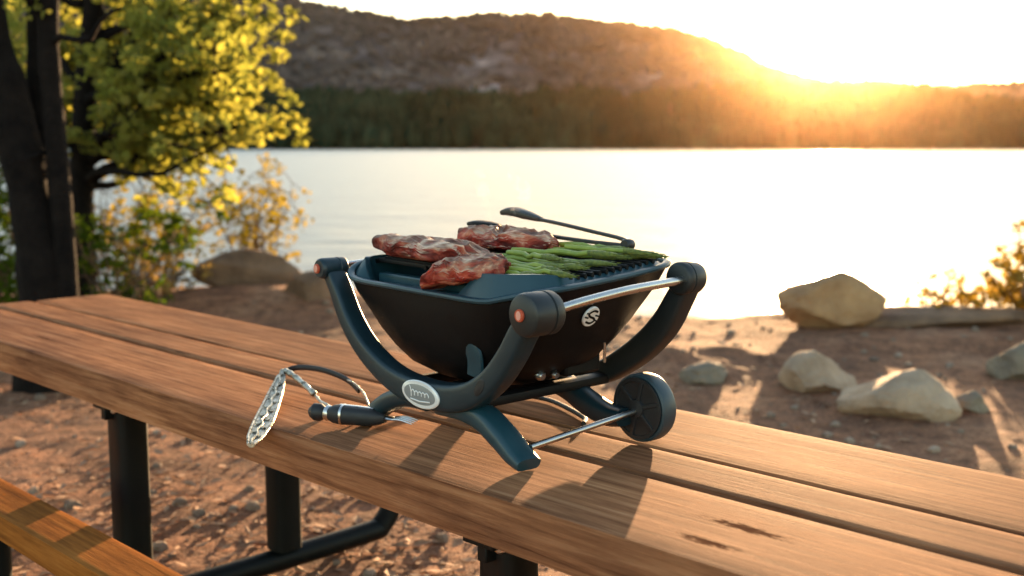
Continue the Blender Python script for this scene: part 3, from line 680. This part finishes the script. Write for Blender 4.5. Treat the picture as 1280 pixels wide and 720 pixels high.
# ---------------------------------------------------------------- food
GR = G.rotation_euler.z
def g2w(x, y, z): return Vector((G.location.x + x*math.cos(GR) - y*math.sin(GR), G.location.y + x*math.sin(GR) + y*math.cos(GR), G.location.z + z))
def steak(c, L, Wd, T, rz, label, seed, pitch=0, roll=0, droop=0):
    bm = bmesh.new(); bmesh.ops.create_icosphere(bm, subdivisions=5, radius=1)
    for v in bm.verts:
        p = v.co.copy(); e = .72
        x, y, z = [math.copysign(abs(k) ** e, k) for k in p]
        q = Vector((x * 1.6 + seed, y * 1.6, z * .8))
        out = 1 + .20 * N3(x * 1.3 + seed, y * 1.3, 3) + .10 * N3(x * 4 + seed, y * 4, z)
        x2 = x * L/2 * out; y2 = y * Wd/2 * (1 + .28 * N3(x * 1.8 + seed * 2, 5.5)) * out
        fold = abs(N3(x * 2.6 + seed, y * 1.3 + x * 1.2, 2)) ; fine = .5 * fbm(x * 4 + seed, y * 5, z * 3, 3)
        z2 = z * T/2 * (1.0 + .35 * N3(x * 1.6 + seed, y * 1.6, 9)) + (T * (.55 - 1.1 * fold) * .36 + T * .13 * fine) * (1 if z > -.3 else .25)
        x2 += .004 * fine; y2 += T * .14 * fbm(x * 5, z * 3 + seed, y * 2, 3) * (1 - abs(x))
        z2 -= droop * sstep(.3, 1, -x) * T
        v.co = Vector((x2, y2, z2))
    o = bm_obj(bm, 'steak', M['meat'], sharp=0); me = o.data
    o.location = g2w(*c); o.rotation_euler = (roll, pitch, GR + rz); tag(o, label, 'steak', 'steaks on the grill'); return o
steak((-.135, -.088, .372), .335, .135, .042, R(-2), 'long seared steak with bright red side at the front left of the grate', 3.1, R(1.5), R(-3))
steak((.062, -.150, .350), .190, .11, .044, R(14), 'smaller pale seared steak hanging over the front edge of the grate', 8.7, R(-5), R(4), .5)
steak((-.095, .105, .383), .255, .130, .046, R(4), 'dark reddish steak at the back of the grate beside the tongs', 15.2, R(2), R(-3))
def spear(a, b, label, seed, r=.0062):
    rs2 = random.Random(seed); a, b = g2w(*a), g2w(*b); o = empty('asparagus_spear', a)
    d = b - a; P = [a + d * (i / 10) + Vector((0, 0, .004 * math.sin(PI * i / 10) * rs2.uniform(-1, 1))) + d.cross(Vector((0, 0, 1))).normalized() * .0035 * math.sin(PI * i / 10) * rs2.uniform(-1, 1) for i in range(11)]
    P = [p - a for p in P]; mb = MB(); sweep(mb, P[:8], [r * k for k in (.9, 1, 1.02, 1, 1, .98, .97, .96)], n=12); st = mb.build('stalk', M['asp'], o)
    mb = MB(); T = [P[7].lerp(P[10], k) for k in (0, .15, .35, .6, .8, 1)]; sweep(mb, T, [r * k for k in (.94, 1.12, 1.28, 1.1, .7, .18)], n=12)
    u = d.normalized(); s1 = u.orthogonal().normalized()
    for k in range(22):   # scales
        t = 1 - k / 22; ang = k * 2.4; dd = Matrix.Rotation(ang, 3, u) @ s1; rr_ = r * (1.25 - abs(t - .4) * 1.1)
        if rr_ < r * .3: continue
        q = P[7].lerp(P[10], t) + dd * rr_ * .85; w = u.cross(dd) * r * .45
        mb.add([q - w, q + w, q + u * r * 2.0 + dd * r * .25, q + dd * r * .3 + u * r * .5], [(0, 1, 3), (1, 2, 3), (2, 0, 3)])
    mb.build('tip', M['asp_tip'], o); tag(o, label, 'asparagus', 'asparagus spears on the grate'); return o
sp = [((.057, .158, .372), (.297, .168, .374)), ((.0, .168, .375), (.197, .182, .377)), ((-.03, .052, .366), (.259, .112, .372)), ((-.035, .074, .370), (.207, .135, .377)),
      ((-.03, .006, .363), (.285, .040, .367)), ((-.02, -.030, .362), (.235, .002, .366)), ((.115, -.078, .358), (.262, -.018, .362)), ((.120, -.114, .357), (.300, -.088, .354)),
      ((-.02, -.052, .362), (.235, -.045, .361)), ((.02, .118, .370), (.272, .160, .374)), ((.0, .028, .376), (.270, .078, .379)), ((.08, -.092, .360), (.255, -.072, .357)),
      ((.02, .138, .383), (.240, .128, .387)), ((-.02, .10, .373), (.225, .145, .385)), ((.03, -.012, .375), (.205, -.030, .374)), ((.10, .085, .386), (.290, .135, .380)), ((.12, -.118, .352), (.225, -.122, .352))]
for i, (a, b) in enumerate(sp):
    spear(a, b, 'grilled green asparagus spear lying on the right half of the grate', i + 3, random.uniform(.0048, .0064))

# tongs on the food
tg = empty('tongs', g2w(.205, .15, .392)); tg.rotation_euler = (0, 0, GR)
tag(tg, 'dark kitchen tongs lying open across the back of the food', 'tongs')
def tl(x, y, z): return Vector((x - .205, y - .15, z - .392))
mb = MB(); P = catmull([tl(.205, .15, .391), tl(.10, .145, .394), tl(-.02, .14, .400), tl(-.12, .137, .408), tl(-.175, .135, .412)], 6)
sweep(mb, P, .0045, .0075, side=(0, 1, 0), n=10, sq=3); mb.build('arm', M['knob'], tg)
mb = MB(); P = catmull([tl(-.165, .135, .412), tl(-.20, .134, .414), tl(-.235, .134, .414), tl(-.262, .134, .413)], 5)
sweep(mb, P, lerp_list([.005, .0075, .0085, .005], len(P)), lerp_list([.009, .019, .02, .012], len(P)), side=(0, 1, 0), n=12, sq=3); mb.build('gripping_end', M['blackmetal'], tg)
mb = MB(); P = catmull([tl(.212, .155, .390), tl(.190, .165, .402), tl(.10, .172, .412), tl(.0, .176, .423), tl(-.075, .178, .430)], 6)
sweep(mb, P, .0042, .0075, side=(0, 1, 0), n=10, sq=3); mb.build('arm', M['knob'], tg)
mb = MB(); P = catmull([tl(-.07, .178, .4295), tl(-.115, .178, .438), tl(-.16, .178, .444), tl(-.195, .177, .440)], 5)
sweep(mb, P, lerp_list([.005, .010, .011, .006], len(P)), lerp_list([.009, .02, .021, .012], len(P)), side=(0, 1, 0), n=12, sq=3); mb.build('gripping_end', M['knob'], tg)
mb = MB(); lathe(mb, [(.010, 0), (.012, .003), (.012, .020), (.010, .023)], tl(.212, .142, .393), (0, 1, 0), 18); mb.build('pivot', M['knob'], tg)

# ---------------------------------------------------------------- utensils on the near plank
ut = empty('serving_spatula', TW(2.02, 1.30, .755)); tag(ut, 'ornate tarnished silver utensil with cord loop, its leaf-shaped end hanging over the front table edge', 'utensil')
def ul(s, p, z): return TW(s, p, z) - ut.location
A, B = ul(2.245, 1.475, .795), ul(1.935, 1.195, .738); ax = (B - A).normalized(); sdv = ax.cross(Vector((0, 0, 1))).normalized(); nu = sdv.cross(ax)
mb = MB(); out = []; wds = [.008, .013, .017, .019, .021, .022, .021, .017, .006]
Pm = [A.lerp(B, k / 8) - nu * .010 * math.sin(PI * k / 8) for k in range(9)]; Pm = catmull(Pm, 4); wl = lerp_list(wds, len(Pm))
sweep(mb, Pm, wl, [.004] * len(Pm), side=nu, n=14, sq=2.4); head = mb.build('head', M['silver'], ut)
mb = MB()
for sg in (-1, 1): sweep(mb, [p + sdv * sg * w * .92 + nu * .003 for p, w in zip(Pm, wl)], .0032, n=8)
sweep(mb, [p + nu * .006 + sdv * .003 * math.sin(i * 1.3) for i, p in enumerate(Pm)], .0030, n=8)
for i in range(4, len(Pm) - 3, 2):
    sg = 1 if i % 4 else -1; sweep(mb, [Pm[i] + nu * .005, Pm[i] + sdv * sg * wl[i] * .4 + ax * .008 + nu * .006, Pm[i] + sdv * sg * wl[i] * .55 + ax * .002 + nu * .005], .0022, n=6)
mb.build('raised_ornament', M['silver'], head)
mb = MB(); P = catmull([A + ax * .004, ul(2.262, 1.492, .803), ul(2.235, 1.492, .802), ul(2.17, 1.482, .790), ul(2.105, 1.472, .774)], 6)
rr_ = [.0055 + .0028 * abs(math.sin(i * .9)) for i in range(len(P))]; sweep(mb, P, rr_, n=12); mb.build('twisted_shank', M['silver'], ut)
mb = MB(); P = catmull([ul(2.105, 1.472, .774), ul(2.06, 1.455, .768), ul(2.02, 1.445, .768), ul(1.99, 1.435, .765)], 6); sweep(mb, P, .0035, n=8); mb.build('chain_link', M['silver'], ut)
mb = MB(); P = catmull([ul(2.262, 1.495, .802), ul(2.255, 1.53, .808), ul(2.20, 1.56, .806), ul(2.13, 1.580, .790), ul(2.07, 1.572, .772)], 7); sweep(mb, P, .0040, .007, side=(0, 0, 1), n=10); mb.build('strap', M['rubber'], ut)
mb = MB(); P = catmull([ul(2.13, 1.580, .790), ul(2.09, 1.572, .788), ul(2.03, 1.55, .782), ul(1.98, 1.525, .774), ul(1.945, 1.505, .764), ul(1.93, 1.49, .757)], 7); sweep(mb, P, .0026, n=8); mb.build('wire_loop', M['silver'], ut)
fk = empty('grill_fork', TW(1.86, 1.43, .755)); tag(fk, 'short grill fork with chunky black handle and metal tines beside the grill foot', 'fork')
def fl(s, p, z): return TW(s, p, z) - fk.location
a, b = fl(1.925, 1.383, .776), fl(1.812, 1.445, .774)
mb = MB(); P = [a.lerp(b, k / 10) for k in range(11)]
sweep(mb, P, [.016, .022, .025, .025, .0245, .024, .024, .023, .022, .019, .012], [.014, .0195, .021, .021, .0205, .020, .020, .0195, .018, .015, .010], side=(0, 0, 1), n=18, sq=2.6); hd = mb.build('handle', M['rubber'], fk)
mb = MB(); d = (b - a).normalized(); sweep(mb, [a - d * .010 + Vector((0, 0, .001)), a - d * .004, a + d * .004], [.015, .0175, .016], n=16); mb.build('ferrule', M['chrome'], hd); mb = MB(); sweep(mb, [a.lerp(b, .24), a.lerp(b, .28)], .0262, .0220, side=(0, 0, 1), n=18, sq=2.6)
mb.build('ferrule', M['chrome'], hd)
mb = MB(); sweep(mb, [a - d * .045 + Vector((0, 0, -.002)), a - d * .035, a - d * .02, a - d * .01], [.011, .019, .019, .012], n=16); mb.build('end_cap', M['rubber'], hd)
mb = MB(); sweep(mb, [a.lerp(b, .2) + Vector((0, 0, .0208)), a.lerp(b, .5) + Vector((0, 0, .0202)), a.lerp(b, .8) + Vector((0, 0, .0185))], .006, .0014, side=(0, 0, 1), n=8); mb.build('inlay', M['chrome'], hd)
mb = MB(); sn = d.cross(Vector((0, 0, 1)))
sweep(mb, [b - d * .004, b + d * .02], [.008, .013], [.006, .003], side=(0, 0, 1), n=10)
for k in (-1.5, -.5, .5, 1.5):
    sweep(mb, catmull([b + d * .018 + sn * k * .006, b + d * .04 + sn * k * .010 + Vector((0, 0, .002)), b + d * .066 + sn * k * .012 + Vector((0, 0, -.004))], 4), [.003] * 5 + [.0026, .0022, .0016, .0008], n=8)
mb.build('tine', M['chrome'], fk)

# ---------------------------------------------------------------- smoke
mb = MB()
for k, (x, y, h, a) in enumerate([(-.20, .12, .15, 1), (-.12, .15, .13, -1)]):
    P = catmull([g2w(x + a * .018 * math.sin(i * 1.1 + k), y + .01 * math.cos(i * 1.7), .41 + h * i / 6) for i in range(7)], 4)
    sweep(mb, P, lerp_list([.004, .010, .014, .016, .018, .014, .004], len(P)), n=10)
sm = bpy.data.materials.new('smoke_wisp'); sm.use_nodes = True; nt = sm.node_tree; nt.nodes.remove(nt.nodes['Principled BSDF'])
pv = nt.nodes.new('ShaderNodeVolumePrincipled'); pv.inputs['Color'].default_value = (.85, .82, .78, 1); pv.inputs['Anisotropy'].default_value = .2
n_ = ntex(nt, coords(nt), 22, 4, .6, 1.0); nt.links.new(math_(nt, 'MULTIPLY', math_(nt, 'MAXIMUM', math_(nt, 'SUBTRACT', n_, .46), 0.), 60.), pv.inputs['Density'])
nt.links.new(pv.outputs[0], nt.nodes['Material Output'].inputs['Volume'])
tag(mb.build('smoke', sm, sharp=0), 'faint wisps of smoke rising from the steak at the back of the grate', 'smoke', kind='stuff')

# ---------------------------------------------------------------- haze
HAZE = 0.95e-5
if HAZE:
    mb = MB(); box(mb, -3400, 3400, -1000, 3800, -4, 480)
    hm = bpy.data.materials.new('haze_air'); hm.use_nodes = True; nt = hm.node_tree; nt.nodes.remove(nt.nodes['Principled BSDF'])
    pv = nt.nodes.new('ShaderNodeVolumePrincipled'); pv.inputs['Color'].default_value = (1.0, .64, .34, 1); pv.inputs['Density'].default_value = HAZE; pv.inputs['Anisotropy'].default_value = .93
    nt.links.new(pv.outputs[0], nt.nodes['Material Output'].inputs['Volume'])
    tag(mb.build('haze', hm, smooth=False), kind='stuff')

# ---------------------------------------------------------------- light, sky, camera
w = bpy.data.worlds.new('World'); sc.world = w; w.use_nodes = True; nt = w.node_tree
sky = nt.nodes.new('ShaderNodeTexSky'); sky.sky_type = 'NISHITA'; sky.sun_disc = False
sky.sun_elevation = R(SUN_EL); sky.sun_rotation = R(SUN_AZ); sky.air_density = .9; sky.dust_density = .6; sky.ozone_density = 1.0
nt.links.new(sky.outputs[0], nt.nodes['Background'].inputs[0]); nt.nodes['Background'].inputs[1].default_value = .15
sun = bpy.data.lights.new('sun', 'SUN'); sun.energy = 4.3; sun.angle = R(.6); sun.color = (1, .64, .35)
so = bpy.data.objects.new('sun', sun); col.objects.link(so)
dv = Vector((math.sin(R(SUN_AZ)) * math.cos(R(SUN_EL)), math.cos(R(SUN_AZ)) * math.cos(R(SUN_EL)), math.sin(R(SUN_EL))))
so.rotation_euler = dv.to_track_quat('Z', 'Y').to_euler(); so.location = (5, 10, 8)
cam = bpy.data.cameras.new('camera'); co = bpy.data.objects.new('camera', cam); col.objects.link(co); sc.camera = co
co.location = (0, 0, H); co.rotation_euler = (R(90) - math.atan(176 / 1397), 0, 0)
cam.sensor_width = 36; cam.lens = 1397 / 1280 * 36; cam.clip_start = .05; cam.clip_end = 8000
cam.dof.use_dof = True; cam.dof.focus_distance = 2.15; cam.dof.aperture_fstop = 2.9
sc.view_settings.view_transform = 'Standard'; sc.view_settings.look = 'None'; sc.view_settings.exposure = 2.35; sc.view_settings.gamma = 1
sc.view_settings.use_white_balance = True; sc.view_settings.white_balance_temperature = 7000; sc.view_settings.white_balance_tint = 10
sc.render.engine = 'CYCLES'
